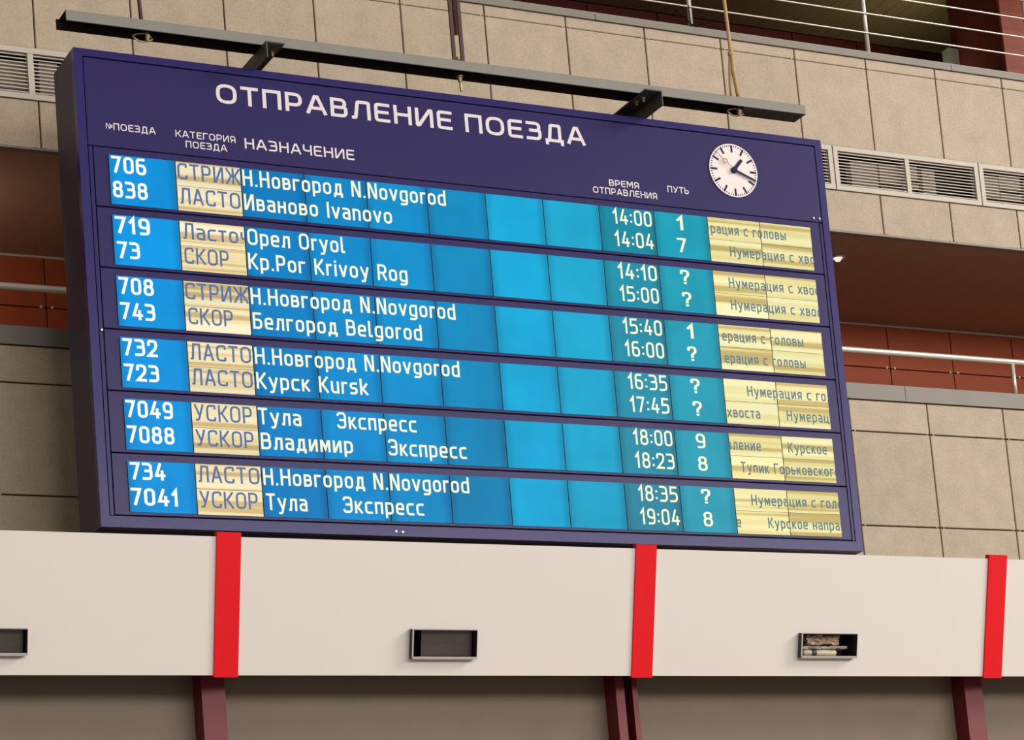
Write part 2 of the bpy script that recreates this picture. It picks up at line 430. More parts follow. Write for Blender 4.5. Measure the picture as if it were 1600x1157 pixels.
rl = empty('gallery_handrail', (8.70, WY + .12, -1.583), 'round stainless handrail on posts along the middle gallery behind the board', 'railing')
obj('rail', MB().cyl((XL, WY + .12, -1.25), (XR, WY + .12, -1.25), .026, 16), M['steel'], rl, True)
src = None
for x in (8.70, 5.0, 1.6, 11.9):
    if src is None: src = obj('post', MB().cyl((x, WY + .12, -1.583), (x, WY + .12, -1.27), .02, 12), M['steel'], rl, True)
    else: dup(src, (x, WY + .12, WL[src].z - ZO), rl)

dl = empty('downlight', (7.30, 1.78, -.27), 'small round white downlight in the brown gallery soffit beside the board', 'ceiling light')
obj('trim_ring', MB().tube([(7.30 + .055 * math.cos(t * math.pi / 10), 1.78 + .055 * math.sin(t * math.pi / 10), -.252) for t in range(20)], .011, 8, True), M['aluminium'], dl, True)
obj('bulb', MB().cyl((7.30, 1.78, -.246), (7.30, 1.78, -.285), .042, 16, .022), M['lamp'], dl, color=lin((255, 240, 220)))

# ------------------------------------------------------------------ text
# stroke alphabet for the wide sign lettering (centre lines in a unit box; r = corner radius)
GL = {
 'О': (1.0, [([(0, 0), (1, 0), (1, 1), (0, 1)], .34, True)]),
 'Т': (.86, [([(0, 1), (1, 1)], 0, False), ([(.5, .93), (.5, 0)], 0, False)]),
 'П': (.92, [([(0, 0), (0, 1), (1, 1), (1, 0)], 0, False)]),
 'Р': (.84, [([(0, 0), (0, 1), (1, 1), (1, .34), (.08, .34)], [0, 0, .26, .26, 0], False)]),
 'А': (1.02, [([(0, 0), (.42, 1), (.58, 1), (1, 0)], .0, False), ([(.17, .28), (.83, .28)], 0, False)]),
 'В': (.86, [([(.06, .52), (.93, .52), (.93, 1), (0, 1), (0, 0), (1, 0), (1, .52), (.7, .52)], [0, .2, .2, 0, 0, .2, .2, 0], False)]),
 'Л': (.98, [([(0, 0), (.14, 0), (.30, 1), (1, 1), (1, 0)], .06, False)]),
 'Е': (.80, [([(1, 1), (0, 1), (0, 0), (1, 0)], .12, False), ([(.06, .52), (.90, .52)], 0, False)]),
 'Н': (.92, [([(0, 0), (0, 1)], 0, False), ([(1, 0), (1, 1)], 0, False), ([(.06, .52), (.94, .52)], 0, False)]),
 'И': (.94, [([(0, 1), (0, 0), (.12, 0), (.88, 1), (1, 1), (1, 0)], .03, False)]),
 'З': (.84, [([(0, 1), (.95, 1), (.95, .53), (.25, .53)], .2, False), ([(.75, .53), (1, .53), (1, 0), (0, 0)], .2, False)]),
 'Д': (1.02, [([(.16, 0), (.28, 1), (.86, 1), (.86, 0)], .06, False), ([(0, -.2), (0, 0), (1, 0), (1, -.2)], 0, False)]),
 'К': (.88, [([(0, 1), (0, 0)], 0, False), ([(1, 1), (.42, .52), (1, 0)], 0, False), ([(.06, .52), (.4, .52)], 0, False)]),
 'Г': (.76, [([(0, 0), (0, 1), (1, 1)], 0, False)]),
 'Я': (.86, [([(1, 0), (1, 1), (0, 1), (0, .38), (.92, .38)], .26, False), ([(.42, .34), (.06, 0)], 0, False)]),
 'Ч': (.88, [([(0, 1), (0, .42), (.94, .42)], .2, False), ([(1, 1), (1, 0)], 0, False)]),
 'М': (1.08, [([(0, 0), (0, 1), (.12, 1), (.5, .32), (.88, 1), (1, 1), (1, 0)], .0, False)]),
 'Ь': (.84, [([(0, 1), (0, 0), (1, 0), (1, .56), (.08, .56)], [0, 0, .24, .24, 0], False)]),
 'У': (.94, [([(0, 1), (.5, .32)], 0, False), ([(1, 1), (.44, 0), (.18, 0)], .08, False)]),
 '№': (1.5, [([(0, 0), (0, 1), (.08, 1), (.52, 0), (.6, 0), (.6, 1)], 0, False), ([(.76, .25), (1, .25), (1, .75), (.76, .75)], .12, True)]),
}
def rounded(pts, r, closed, ax, az):
    P = [Vector((x * ax, z * az)) for x, z in pts]
    n = len(P); out = []
    R = r if isinstance(r, list) else [r] * n
    for i in range(n):
        if R[i] <= 0 or (not closed and i in (0, n - 1)): out.append(P[i]); continue
        a, b, c = P[i - 1], P[i], P[(i + 1) % n]
        rr = min(R[i], (a - b).length * .49, (c - b).length * .49)
        p = b + (a - b).normalized() * rr; q = b + (c - b).normalized() * rr
        for k in range(6):
            t = k / 5; out.append(p * (1 - t) ** 2 + b * 2 * t * (1 - t) + q * t * t)
    return out
def ribbon(mb, P, w, closed, y, fx):
    n = len(P)
    if not closed:
        P = list(P); P[0] = P[0] + (P[0] - P[1]).normalized() * w / 2; P[-1] = P[-1] + (P[-1] - P[-2]).normalized() * w / 2
    Lf, Rt = [], []
    for i in range(n):
        a = P[i - 1] if (closed or i) else None; c = P[(i + 1) % n] if (closed or i < n - 1) else None
        d1 = (P[i] - a).normalized() if a is not None else None; d2 = (c - P[i]).normalized() if c is not None else None
        if d1 is None: d1 = d2
        if d2 is None: d2 = d1
        n1 = Vector((-d1.y, d1.x)); n2 = Vector((-d2.y, d2.x)); mm = (n1 + n2)
        if mm.length < 1e-6: mm = n1
        mm.normalize(); s = w / 2 / max(.35, mm.dot(n1))
        Lf.append(P[i] + mm * s); Rt.append(P[i] - mm * s)
    o = len(mb.v)
    mb.v += [Vector((fx(p)[0], y - .00001 * (i % n), fx(p)[1])) for i, p in enumerate(Lf + Rt)]
    for i in range(n if closed else n - 1):
        j = (i + 1) % n
        mb.f.append((o + i, o + j, o + n + j, o + n + i))
def sign_text(body, x0, x1, zb, cap, y, t=.155, gap=.30):
    adv = 0; items = []
    asp = 1.18
    for ch in body:
        w = GL[ch][0] * asp * .78; items.append((ch, adv, w)); adv += w + gap * .62
    tot = adv - gap * .62; k = (x1 - x0) / tot
    mb = MB()
    for ch, a, w in items:
        ax = (w - t); az = 1 - t
        for q, (pts, r, closed) in enumerate(GL[ch][1]):
            P = rounded(pts, r, closed, ax, az)
            ribbon(mb, P, t, closed, y - .0003 * q, lambda p, a=a: (x0 + (a + p.x + t / 2) * k, zb + (p.y + t / 2) * cap))
    return mb

# narrower stroke alphabet of the lit displays; X = lower-case height
X = .70
def _c(w, *st): return (w, [(p, r, cl) for p, r, cl in st])
O_, F_ = True, False
LG = {
 '0': _c(.56, ([(0, 0), (1, 0), (1, 1), (0, 1)], .27, O_)),
 '1': _c(.34, ([(0, .74), (.8, 1), (.8, 0)], 0, F_)),
 '2': _c(.56, ([(0, .76), (0, 1), (1, 1), (1, .56), (0, .0), (1, 0)], [0, .24, .24, .16, 0, 0], F_)),
 '3': _c(.56, ([(0, 1), (.96, 1), (.96, .53), (.3, .53)], .22, F_), ([(.7, .53), (1, .53), (1, 0), (0, 0)], .23, F_)),
 '4': _c(.58, ([(.50, 1), (0, .24), (1, .24)], 0, F_), ([(.76, .52), (.76, 0)], 0, F_)),
 '5': _c(.56, ([(.92, 1), (.06, 1), (.02, .56), (1, .60), (1, 0), (0, 0)], [0, 0, 0, .24, .24, 0], F_)),
 '6': _c(.56, ([(.85, 1), (0, 1), (0, 0), (1, 0), (1, .58), (.04, .58)], [0, .34, .25, .25, .25, 0], F_)),
 '7': _c(.54, ([(0, 1), (1, 1), (.35, 0)], 0, F_)),
 '8': _c(.56, ([(.05, .54), (.95, .54), (.95, 1), (.05, 1)], .20, O_), ([(0, 0), (1, 0), (1, .54), (0, .54)], .22, O_)),
 '9': _c(.56, ([(.15, 0), (1, 0), (1, 1), (0, 1), (0, .42), (.96, .42)], [0, .34, .25, .25, .25, 0], F_)),
 ':': _c(.16, ([(.45, .18), (.55, .18)], 0, F_), ([(.45, .66), (.55, .66)], 0, F_)),
 '.': _c(.16, ([(.45, 0), (.55, 0)], 0, F_)),
 '?': _c(.48, ([(0, .80), (0, 1), (1, 1), (1, .62), (.5, .44), (.5, .24)], [0, .22, .22, .14, .1, 0], F_), ([(.49, 0), (.51, 0)], 0, F_)),
 'О': _c(.62, ([(0, 0), (1, 0), (1, 1), (0, 1)], .30, O_)),
 'Н': _c(.60, ([(0, 0), (0, 1)], 0, F_), ([(1, 0), (1, 1)], 0, F_), ([(.06, .52), (.94, .52)], 0, F_)),
 'N': _c(.60, ([(0, 0), (0, 1), (.14, 1), (.86, 0), (1, 0), (1, 1)], 0, F_)),
 'И': _c(.60, ([(0, 1), (0, 0), (.14, 0), (.86, 1), (1, 1), (1, 0)], 0, F_)),
 'I': _c(.15, ([(.5, 0), (.5, 1)], 0, F_)),
 'К': _c(.58, ([(0, 1), (0, 0)], 0, F_), ([(.98, 1), (.30, .52), (1, 0)], 0, F_), ([(.06, .52), (.3, .52)], 0, F_)),
 'Р': _c(.56, ([(0, 0), (0, 1), (1, 1), (1, .42), (.08, .42)], [0, 0, .24, .24, 0], F_)),
 'R': _c(.58, ([(0, 0), (0, 1), (1, 1), (1, .46), (.08, .46)], [0, 0, .24, .24, 0], F_), ([(.55, .44), (1, 0)], 0, F_)),
 'Б': _c(.56, ([(.92, 1), (0, 1), (0, 0), (1, 0), (1, .57), (.08, .57)], [0, 0, 0, .24, .24, 0], F_)),
 'В': _c(.58, ([(.06, .53), (.94, .53), (.94, 1), (0, 1), (0, 0), (1, 0), (1, .53), (.7, .53)], [0, .2, .2, 0, 0, .22, .22, 0], F_)),
 'Т': _c(.56, ([(0, 1), (1, 1)], 0, F_), ([(.5, .94), (.5, 0)], 0, F_)),
 'Э': _c(.58, ([(0, .88), (.12, 1), (1, 1), (1, 0), (.12, 0), (0, .12)], [0, .1, .32, .32, .1, 0], F_), ([(.35, .52), (.94, .52)], 0, F_)),
 'Л': _c(.60, ([(0, 0), (.14, .0), (.28, 1), (1, 1), (1, 0)], [0, .06, 0, 0, 0], F_)),
 'А': _c(.62, ([(0, 0), (.46, 1), (.54, 1), (1, 0)], 0, F_), ([(.2, .30), (.8, .30)], 0, F_)),
 'С': _c(.58, ([(1, .84), (1, 1), (0, 1), (0, 0), (1, 0), (1, .16)], [0, .2, .32, .32, .2, 0], F_)),
 'Ж': _c(.86, ([(0, 1), (.36, .52), (0, 0)], 0, F_), ([(1, 1), (.64, .52), (1, 0)], 0, F_), ([(.36, .52), (.64, .52)], 0, F_), ([(.5, 1), (.5, 0)], 0, F_)),
 'У': _c(.58, ([(0, 1), (.52, .34)], 0, F_), ([(1, 1), (.42, 0), (.14, 0)], [0, .1, 0], F_)),
 'Г': _c(.50, ([(0, 0), (0, 1), (1, 1)], 0, F_)),
 'о': _c(.52, ([(0, 0), (1, 0), (1, X), (0, X)], .24, O_)),
 'а': _c(.50, ([(.06, X), (1, X), (1, 0)], [0, .22, 0], F_), ([(.94, .40), (0, .40), (0, 0), (.94, 0)], [0, .17, .17, 0], F_)),
 'в': _c(.50, ([(.06, .37), (.93, .37), (.93, X), (0, X), (0, 0), (1, 0), (1, .37), (.7, .37)], [0, .14, .14, 0, 0, .16, .16, 0], F_)),
 'г': _c(.42, ([(0, 0), (0, X), (1, X)], 0, F_)),
 'р': _c(.52, ([(0, -.26), (0, X), (1, X), (1, 0), (.06, 0)], [0, 0, .24, .24, 0], F_)),
 'д': _c(.58, ([(.18, 0), (.30, X), (.84, X), (.84, 0)], 0, F_), ([(0, -.16), (0, 0), (1, 0), (1, -.16)], 0, F_)),
 'н': _c(.50, ([(0, 0), (0, X)], 0, F_), ([(1, 0), (1, X)], 0, F_), ([(.06, .37), (.94, .37)], 0, F_)),
 'е': _c(.52, ([(.08, .34), (1, .34), (1, X), (0, X), (0, 0), (.92, 0)], [0, 0, .24, .24, .24, 0], F_)),
 'л': _c(.52, ([(0, 0), (.14, 0), (.28, X), (1, X), (1, 0)], 0, F_)),
 'у': _c(.54, ([(0, X), (.52, .10)], 0, F_), ([(1, X), (.44, -.26), (.12, -.26)], [0, .08, 0], F_)),
 'п': _c(.50, ([(0, 0), (0, X), (1, X), (1, 0)], 0, F_)),
 'с': _c(.48, ([(1, X), (0, X), (0, 0), (1, 0)], .24, F_)),
 'х': _c(.52, ([(0, X), (1, 0)], 0, F_), ([(1, X), (0, 0)], 0, F_)),
 'м': _c(.60, ([(0, 0), (0, X), (.12, X), (.5, .16), (.88, X), (1, X), (1, 0)], 0, F_)),
 'ц': _c(.56, ([(0, X), (0, 0), (1, 0), (1, -.16)], 0, F_), ([(.82, X), (.82, .06)], 0, F_)),
 'и': _c(.52, ([(0, X), (0, 0), (.14, 0), (.86, X), (1, X), (1, 0)], 0, F_)),
 'я': _c(.50, ([(1, 0), (1, X), (0, X), (0, .30), (.92, .30)], [0, 0, .17, .17, 0], F_), ([(.42, .26), (.06, 0)], 0, F_)),
 'ы': _c(.64, ([(0, X), (0, 0), (.62, 0), (.62, .40), (.06, .40)], [0, 0, .16, .16, 0], F_), ([(1, X), (1, 0)], 0, F_)),
 'ь': _c(.48, ([(0, X), (0, 0), (1, 0), (1, .40), (.06, .40)], [0, 0, .17, .17, 0], F_)),
 'т': _c(.46, ([(0, X), (1, X)], 0, F_), ([(.5, X - .06), (.5, 0)], 0, F_)),
 'к': _c(.48, ([(0, X), (0, 0)], 0, F_), ([(.94, X), (.30, .37), (1, 0)], 0, F_), ([(.06, .37), (.3, .37)], 0, F_)),
 'ч': _c(.50, ([(0, X), (0, .28), (.94, .28)], [0, .16, 0], F_), ([(1, X), (1, 0)], 0, F_)),
 'v': _c(.52, ([(0, X), (.47, 0), (.53, 0), (1, X)], 0, F_)),
 'g': _c(.52, ([(.94, 0), (0, 0), (0, X), (1, X), (1, -.26), (.08, -.26)], [0, .24, .24, .0, .24, 0], F_)),
 'r': _c(.36, ([(0, 0), (0, X)], 0, F_), ([(0, .40), (.1, X), (1, X)], [0, .2, 0], F_)),
 'd': _c(.52, ([(.94, X), (0, X), (0, 0), (.94, 0)], [0, .24, .24, 0], F_), ([(1, 1), (1, 0)], 0, F_)),
 'n': _c(.50, ([(0, 0), (0, X), (1, X), (1, 0)], [0, 0, .24, 0], F_)),
 'l': _c(.26, ([(0, 1), (0, 0), (1, 0)], [0, .14, 0], F_)),
 'i': _c(.15, ([(.5, X), (.5, 0)], 0, F_), ([(.49, .97), (.51, .97)], 0, F_)),
 'k': _c(.50, ([(0, 1), (0, 0)], 0, F_), ([(.94, X), (.30, .34), (1, 0)], 0, F_), ([(.06, .34), (.3, .34)], 0, F_)),
 'u': _c(.50, ([(0, X), (0, 0), (1, 0), (1, X)], [0, .24, 0, 0], F_)),
 's': _c(.48, ([(.95, X), (0, X), (0, .36), (1, .36), (1, 0), (.03, 0)], .17, F_)),
}
for q_, w_ in zip('OKPBoaepyc', 'ОКРВоаерус'): LG[q_] = LG[w_]
def text_mb(body, x0, x1, zb, cap, y, t=.13, gap=.15, hs=None, anchor='L', clip=None):
    adv = 0; items = []
    for ch in body:
        if ch == ' ': adv += .42; continue
        items.append((ch, adv)); adv += LG[ch][0] + gap
    tot = adv - gap
    if hs is None: k = (x1 - x0) / tot; ox = x0
    else: k = hs * cap; ox = x0 if anchor == 'L' else x1 - tot * k
    mb = MB()
    for ch, a in items:
        w, st = LG[ch]
        if clip and (ox + (a + w) * k < clip[0] or ox + a * k > clip[1]): continue
        for q, (pts, r, closed) in enumerate(st):
            P = rounded(pts, r, closed, w - t, 1 - t)
            ribbon(mb, P, t, closed, y - .0003 * q, lambda p, a=a: (ox + (a + p.x + t / 2) * k, zb + (p.y + t / 2) * cap))
    if clip:
        import bmesh
        bm = bmesh.new(); bv = [bm.verts.new(v) for v in mb.v]
        for f in mb.f:
            try: bm.faces.new([bv[i] for i in f])
            except Exception: pass
        for px, nx in ((clip[0], -1), (clip[1], 1)):
            bmesh.ops.bisect_plane(bm, geom=bm.verts[:] + bm.edges[:] + bm.faces[:], plane_co=(px, 0, 0), plane_no=(nx, 0, 0), clear_outer=True)
        bm.verts.index_update()
        mb.v = [v.co.copy() for v in bm.verts]; mb.f = [tuple(v.index for v in f.verts) for f in bm.faces]; bm.free()
    return mb

# ------------------------------------------------------------------ the departure board
BH = 3.32
bd = empty('departure_board', (0, 0, -.004), 'large navy station departure board with six blue and yellow lit display rows', 'departure board', rot=(0, .0022, 0))
B = lambda name, mb, mat, **k: obj(name, mb, mat, bd, **k)
B('case', MB().box(.012, 5.988, .03, .46, -BH + .012, -.012), M['navy_side'])
# side cheeks and bezel
B('bezel', MB().ring(0, 6, -BH, 0, .060, -.0, .055, wt=.052, wb=.075), M['navy'])
B('side_panel', MB().box(0, .014, .055, .46, -BH, 0), M['navy_side'])
B('side_panel', MB().box(5.986, 6, .055, .46, -BH, 0), M['navy_side'])
B('bottom_panel', MB().box(.014, 5.986, .055, .46, -BH, -BH + .014), M['navy_side'])
B('header_panel', MB().cbox(.067, 5.939, .006, .03, -.682, -.058, .002), M['navy_panel'])
for a, b in ((.067, .094), (5.912, 5.939)):
    B('side_strip', MB().cbox(a, b, .006, .03, -3.239, -.690, .002), M['navy_panel'])
sw = MB()
for x, z in ((2.10, -3.285), (2.15, -3.289), (5.86, -.655), (5.915, -.655), (.083, -1.975)):
    sw.cyl((x, 0.004, z), (x, -.003, z), .008, 8)
B('screw', sw, M['steel'], kind='stuff')
Y1 = .0045
WH = M['white_paint']
for s, a, b, z, c, t in (
    ('ОТПРАВЛЕНИЕ', .998, 2.794, -.275, .141, .165), ('ПОЕЗДА', 2.897, 3.885, -.275, .141, .165),
    ('№', .198, .243, -.554, .040, .15), ('ПОЕЗДА', .249, .544, -.558, .049, .155),
    ('КАТЕГОРИЯ', .685, 1.117, -.557, .049, .155), ('ПОЕЗДА', .753, 1.051, -.627, .049, .155),
    ('НАЗНАЧЕНИЕ', 1.183, 2.002, -.588, .076, .155),
    ('ВРЕМЯ', 4.055, 4.312, -.569, .050, .16), ('ОТПРАВЛЕНИЯ', 3.913, 4.461, -.637, .050, .16), ('ПУТЬ', 4.558, 4.745, -.568, .050, .16)):
    B('lettering', sign_text(s, a, b, z, c, Y1, t), WH)

# rows
ROWS = [
 (('706', 'СТРИЖ', [('Н.Новгород N.Novgorod', 1.146, 2.686)], '14:00', '1', [('рация с головы', None, 5.579)]),
  ('838', 'ЛАСТО', [('Иваново Ivanovo', 1.146, 2.252)], '14:04', '7', [('Нумерация с хвоста', 5.055, None)])),
 (('719', 'Ласточ', [('Орел Oryol', 1.152, 1.873)], '14:10', '?', [('Нумерация с хвоста', 5.017, None)]),
  ('73', 'СКОР', [('Кр.Рог Krivoy Rog', 1.146, 2.337)], '15:00', '?', [('Нумерация с хвоста', 5.017, None)])),
 (('708', 'СТРИЖ', [('Н.Новгород N.Novgorod', 1.146, 2.689)], '15:40', '1', [('ерация с головы', None, 5.639)]),
  ('743', 'СКОР', [('Белгород Belgorod', 1.15, 2.414)], '16:00', '?', [('ерация с головы', None, 5.641)])),
 (('732', 'ЛАСТО', [('Н.Новгород N.Novgorod', 1.146, 2.686)], '16:35', '?', [('Нумерация с головы', 5.085, None)]),
  ('723', 'ЛАСТО', [('Курск Kursk', 1.146, 1.967)], '17:45', '?', [('хвоста', None, 5.181), ('Нумерация', 5.420, None)])),
 (('7049', 'УСКОР', [('Тула', 1.140, 1.452), ('Экспресс', 1.716, 2.315)], '18:00', '9', [('вление', None, 5.159), ('Курское', 5.402, None)]),
  ('7088', 'УСКОР', [('Владимир', 1.148, 1.82), ('Экспресс', 2.088, 2.689)], '18:23', '8', [('Тупик Горьковского', 4.963, None)])),
 (('734', 'ЛАСТО', [('Н.Новгород N.Novgorod', 1.146, 2.686)], '18:35', '?', [('Нумерация с головы', 5.027, None)]),
  ('7041', 'УСКОР', [('Тула', 1.156, 1.452), ('Экспресс', 1.715, 2.322)], '19:04', '8', [('е', None, 4.918), ('Курское направление', 5.157, None)])),
]
CATW = {'СТРИЖ': (.678, 1.128), 'ЛАСТО': (.686, 1.118), 'Ласточ': (.691, 1.165), 'СКОР': (.690, 1.006), 'УСКОР': (.686, 1.095)}
BLUE = {0: (0, 150, 226), 2: (0, 128, 196), 3: (0, 140, 206), 4: (0, 146, 208), 5: (2, 136, 188), 6: (8, 168, 216), 7: (18, 166, 206), 8: (12, 140, 166), 9: (14, 160, 184)}
SW = .4683; SX = .198; SH = .347
mod_src = {}
WHITE = lin((252, 250, 240)); CREAM = lin((246, 240, 200))
NK = .365 / .082 / sum(LG[c_][0] + .15 for c_ in 'Курское')
rnd = random.Random(4)
for r, lines in enumerate(ROWS):
    zt = -.685 - .4256 * r; st = -.738 - .4256 * r
    rp = B('display_row', MB().cbox(.100, 5.906, .006, .03, zt - .4196, zt - .003, .002), M['navy_panel'])
    obj('screen_bed', MB().box(SX + .002, SX + 12 * SW - .002, .0, .0062, st - SH + .001, st - .001), M['gap'], rp)
    for c in range(12):
        a = SX + SW * c + .0042; b = SX + SW * (c + 1) - .0042
        if c in (1, 10, 11):
            for h in (0, 1):
                z1 = st - .1745 * h; z0 = st - (.1708 if h == 0 else SH)
                base = (240, 223, 172) if c == 1 else (240, 229, 160)
                j = rnd.uniform(-10, 8)
                if (r, h) == (4, 1) and c == 10: j = 14
                col = lin(tuple(max(0, min(255, q + j)) for q in base))
                key = ('y', h)
                if key in mod_src: dup(mod_src[key], ((a + b) / 2, .001, (z0 + z1) / 2), rp, col)
                else: mod_src[key] = obj('display_screen', MB().box(a, b, -.003, .005, z0, z1), M['yellow'], rp, color=col)
        else:
            j = rnd.uniform(-.07, .07) + (.03 if r in (1, 3) else 0) - (.07 if r == 5 else 0)
            bl = BLUE[c]; col = tuple(q * (1 + j) for q in lin((bl[0], bl[1], bl[2])))
            if c >= 8: col = (col[0] + .004 * r, col[1], col[2])
            if 'b' in mod_src: dup(mod_src['b'], ((a + b) / 2, .001, st - SH / 2), rp, col)
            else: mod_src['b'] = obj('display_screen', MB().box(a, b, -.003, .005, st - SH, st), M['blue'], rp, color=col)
    T = lambda mb, colr: obj('lettering', mb, M['text'], rp, color=colr)
    for h, (num, cat, dest, tm, tr, notes) in enumerate(lines):
        zb = st - (.127 if h == 0 else .302); y = -.0042
        NW = {2: (.221, .378), 3: (.216, .457), 4: (.211, .536)}[len(num)]
        T(text_mb(num, *NW, zb, .118, y, t=.155, gap=.13), WHITE)
        T(text_mb(cat, *CATW[cat], zb, .116, y, t=.125, gap=.14, clip=(SX + SW + .003, SX + 2 * SW - .002)), lin((52, 92, 150)))
        for s, a, b in dest: T(text_mb(s, a, b, zb, .117, y, t=.135), CREAM)
        T(text_mb(tm, 4.057, 4.388, zb - .002, .120, y, t=.13), CREAM)
        if tr == '1': T(text_mb(tr, 4.605, 4.668, zb - .002, .112, y, t=.14), CREAM)
        else: T(text_mb(tr, 4.592, 4.672, zb - .002, .112, y, t=.14), CREAM)
        for s, a, b in notes:
            T(text_mb(s, a, b, zb - (.0 if h == 0 else -.002), .082, y, t=.145, hs=NK * (1.04 if s.startswith('Нумер') else 1), anchor='L' if a else 'R', clip=(SX + 10 * SW + .003, SX + 12 * SW - .003)), lin((56, 100, 108)))

# ------------------------------------------------------------------ clock in the board
cx, cz, cr = 5.160, -.350, .2150
ck = empty('clock', (cx, 0, cz), 'round white analogue clock at the top right of the departure board', 'clock', rot=(0, .0022, 0))
obj('dial', MB().cyl((cx, .006, cz), (cx, -.004, cz), cr, 64), M['dial'], ck)
def bar(ang, r0, r1, w0, w1, y):
    a = math.radians(ang); d = Vector((math.sin(a), 0, math.cos(a))); n = Vector((math.cos(a), 0, -math.sin(a)))
    c = Vector((cx, y, cz)); p = [c + d * r0 - n * w0 / 2, c + d * r0 + n * w0 / 2, c + d * r1 + n * w1 / 2, c + d * r1 - n * w1 / 2]
    mb = MB(); return mb.add(p + [q + Vector((0, .002, 0)) for q in p], [(0, 1, 2, 3), (7, 6, 5, 4), (0, 4, 5, 1), (1, 5, 6, 2), (2, 6, 7, 3), (3, 7, 4, 0)])
for i in range(12): obj('hour_mark', bar(i * 30, .146, .205, .016, .016, -.0055), M['clock_mark'], ck)
mm = MB()
for i in range(60):
    if i % 5:
        q = bar(i * 6, .190, .205, .006, .006, -.0055); mm.add(q.v, q.f)
obj('minute_track', mm, M['clock_mark'], ck)
obj('hour_hand', bar(40.5, -.02, .118, .026, .024, -.014), M['clock_mark'], ck)
obj('minute_hand', bar(111, -.02, .203, .022, .014, -.019), M['clock_mark'], ck)
s = bar(-50, 0, .085, .005, .005, -.024); s2 = bar(-50, .118, .208, .005, .004, -.024); s.add(s2.v, s2.f)
a = math.radians(-50); rc = Vector((cx + math.sin(a) * .1015, -.023, cz + math.cos(a) * .1015))
s.tube([rc + Vector((.0165 * math.cos(t * math.pi / 10), 0, .0165 * math.sin(t * math.pi / 10))) for t in range(20)], .0032, 6, True)
obj('second_hand', s, M['clock_red'], ck)
obj('hub', MB().cyl((cx, -.004, cz), (cx, -.026, cz), .024, 24), M['clock_mark'], ck)

# ------------------------------------------------------------------ hanging steel
bm_ = empty('hanging_beam', (2.85, -.065, .118), 'long grey steel channel beam hanging level above the departure board', 'beam')
x0, x1, ya, yb, za, zb_ = -.082, 5.785, -.15, .02, .118, .192
obj('front_flange', MB().cbox(x0, x1, ya, ya + .009, za, zb_, .002), M['beam'], bm_)
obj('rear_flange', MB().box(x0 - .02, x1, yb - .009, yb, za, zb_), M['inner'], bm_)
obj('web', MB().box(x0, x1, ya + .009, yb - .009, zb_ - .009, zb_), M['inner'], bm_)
obj('end_plate', MB().box(x1 - .55, x1, ya + .009, yb - .009, za, za + .006), M['arm'], bm_)
t = .010
obj('support_arm', MB().box(1.302, 1.302 + t, -.222, .42, 0.002, .118).box(1.302 + t, 1.44, -.222, .42, .118 - t, .118), M['arm'], bm_, label='left angle iron arm reaching back to the board')
obj('support_arm', MB().box(4.445 - t, 4.445, -.24, .42, 0.002, .118).box(4.30, 4.445 - t, -.24, .42, .118 - t, .118), M['arm'], bm_, label='right angle iron arm reaching back to the board')
for x, y in ((1.40, -.08), (4.36, -.10), (4.345, -.02)):
    obj('bolt', MB().cyl((x, y, .108), (x, y, .098), .018, 6).cyl((x, y, .098), (x, y, .075), .009, 10), M['brass'], bm_)

# centre hanger: slotted strap with a rod, and the bolt under the beam
hg = empty('strap_hanger', (2.85, -.065, .192), 'dark brown slotted steel strap holding the middle of the beam', 'hanger')
obj('strap', MB().ring(2.803, 2.897, .200, .95, .027, -.08, -.062, wb=.03, wt=.02).box(2.803, 2.897, -.08, -.062, .95, 1.02)
    .box(2.803, 2.897, -.085, -.045, .192, .200), M['rust'], hg)
obj('rod', MB().cyl((2.85, -.070, 4.6), (2.85, -.070, .43), .017, 12), M['rust'], hg, True)
obj('bolt', MB().cyl((2.85, -.07, .100), (2.85, -.07, .108), .026, 16).cyl((2.85, -.07, .066), (2.85, -.07, .100), .017, 6)
    .cyl((2.85, -.07, -.004), (2.85, -.07, .066), .0095, 10).cyl((2.85, -.07, .23), (2.85, -.07, .255), .017, 6), M['brass'], hg)

rp = empty('hanging_rope', (5.20, -.065, .192), 'ochre rope holding the right end of the hanging beam', 'rope')
obj('line', MB().tube([(5.197, -.06, 4.6), (5.197, -.06, 1.0), (5.205, -.06, .72), (5.207, -.06, .58)], .014, 8, twist=.4), M['rope'], rp, True)
obj('strand', MB().tube([(5.203, -.06, .60), (5.188, -.055, .45), (5.178, -.055, .33), (5.171, -.06, .19)], .013, 8), M['rope'], rp, True)
obj('strand', MB().tube([(5.207, -.07, .60), (5.207, -.07, .45), (5.220, -.07, .33), (5.235, -.07, .19)], .017, 8), M['rope'], rp, True)
obj('binding', MB().cyl((5.204, -.065, .565), (5.201, -.065, .59), .024, 10), M['rope'], rp, True)
def shackle(x, par, w=.07):
    pts = [(x + w * math.cos(t * math.pi / 12), -.07 + .008 * math.sin(t * .8), .098 + .026 * math.sin(t * math.pi / 12)) for t in range(24)]
    obj('shackle', MB().tube(pts, .006, 8, True), M['brass'], par, True)
    obj('knot', MB().tube([(x + .028, -.08, .135), (x + .034, -.085, .105), (x + .026, -.085, .072)], [.012, .017, .010], 8), M['rope'], par, True)
shackle(5.185, rp)
rp2 = empty('hanging_rope', (.468, -.065, .192), 'brown rope holding the left end of the hanging beam', 'rope')
obj('line', MB().tube([(.452, -.06, 4.6), (.458, -.06, .7), (.463, -.06, .40), (.472, -.06, .19)], .014, 8, twist=.5), M['rust'], rp2, True)
shackle(.468, rp2)

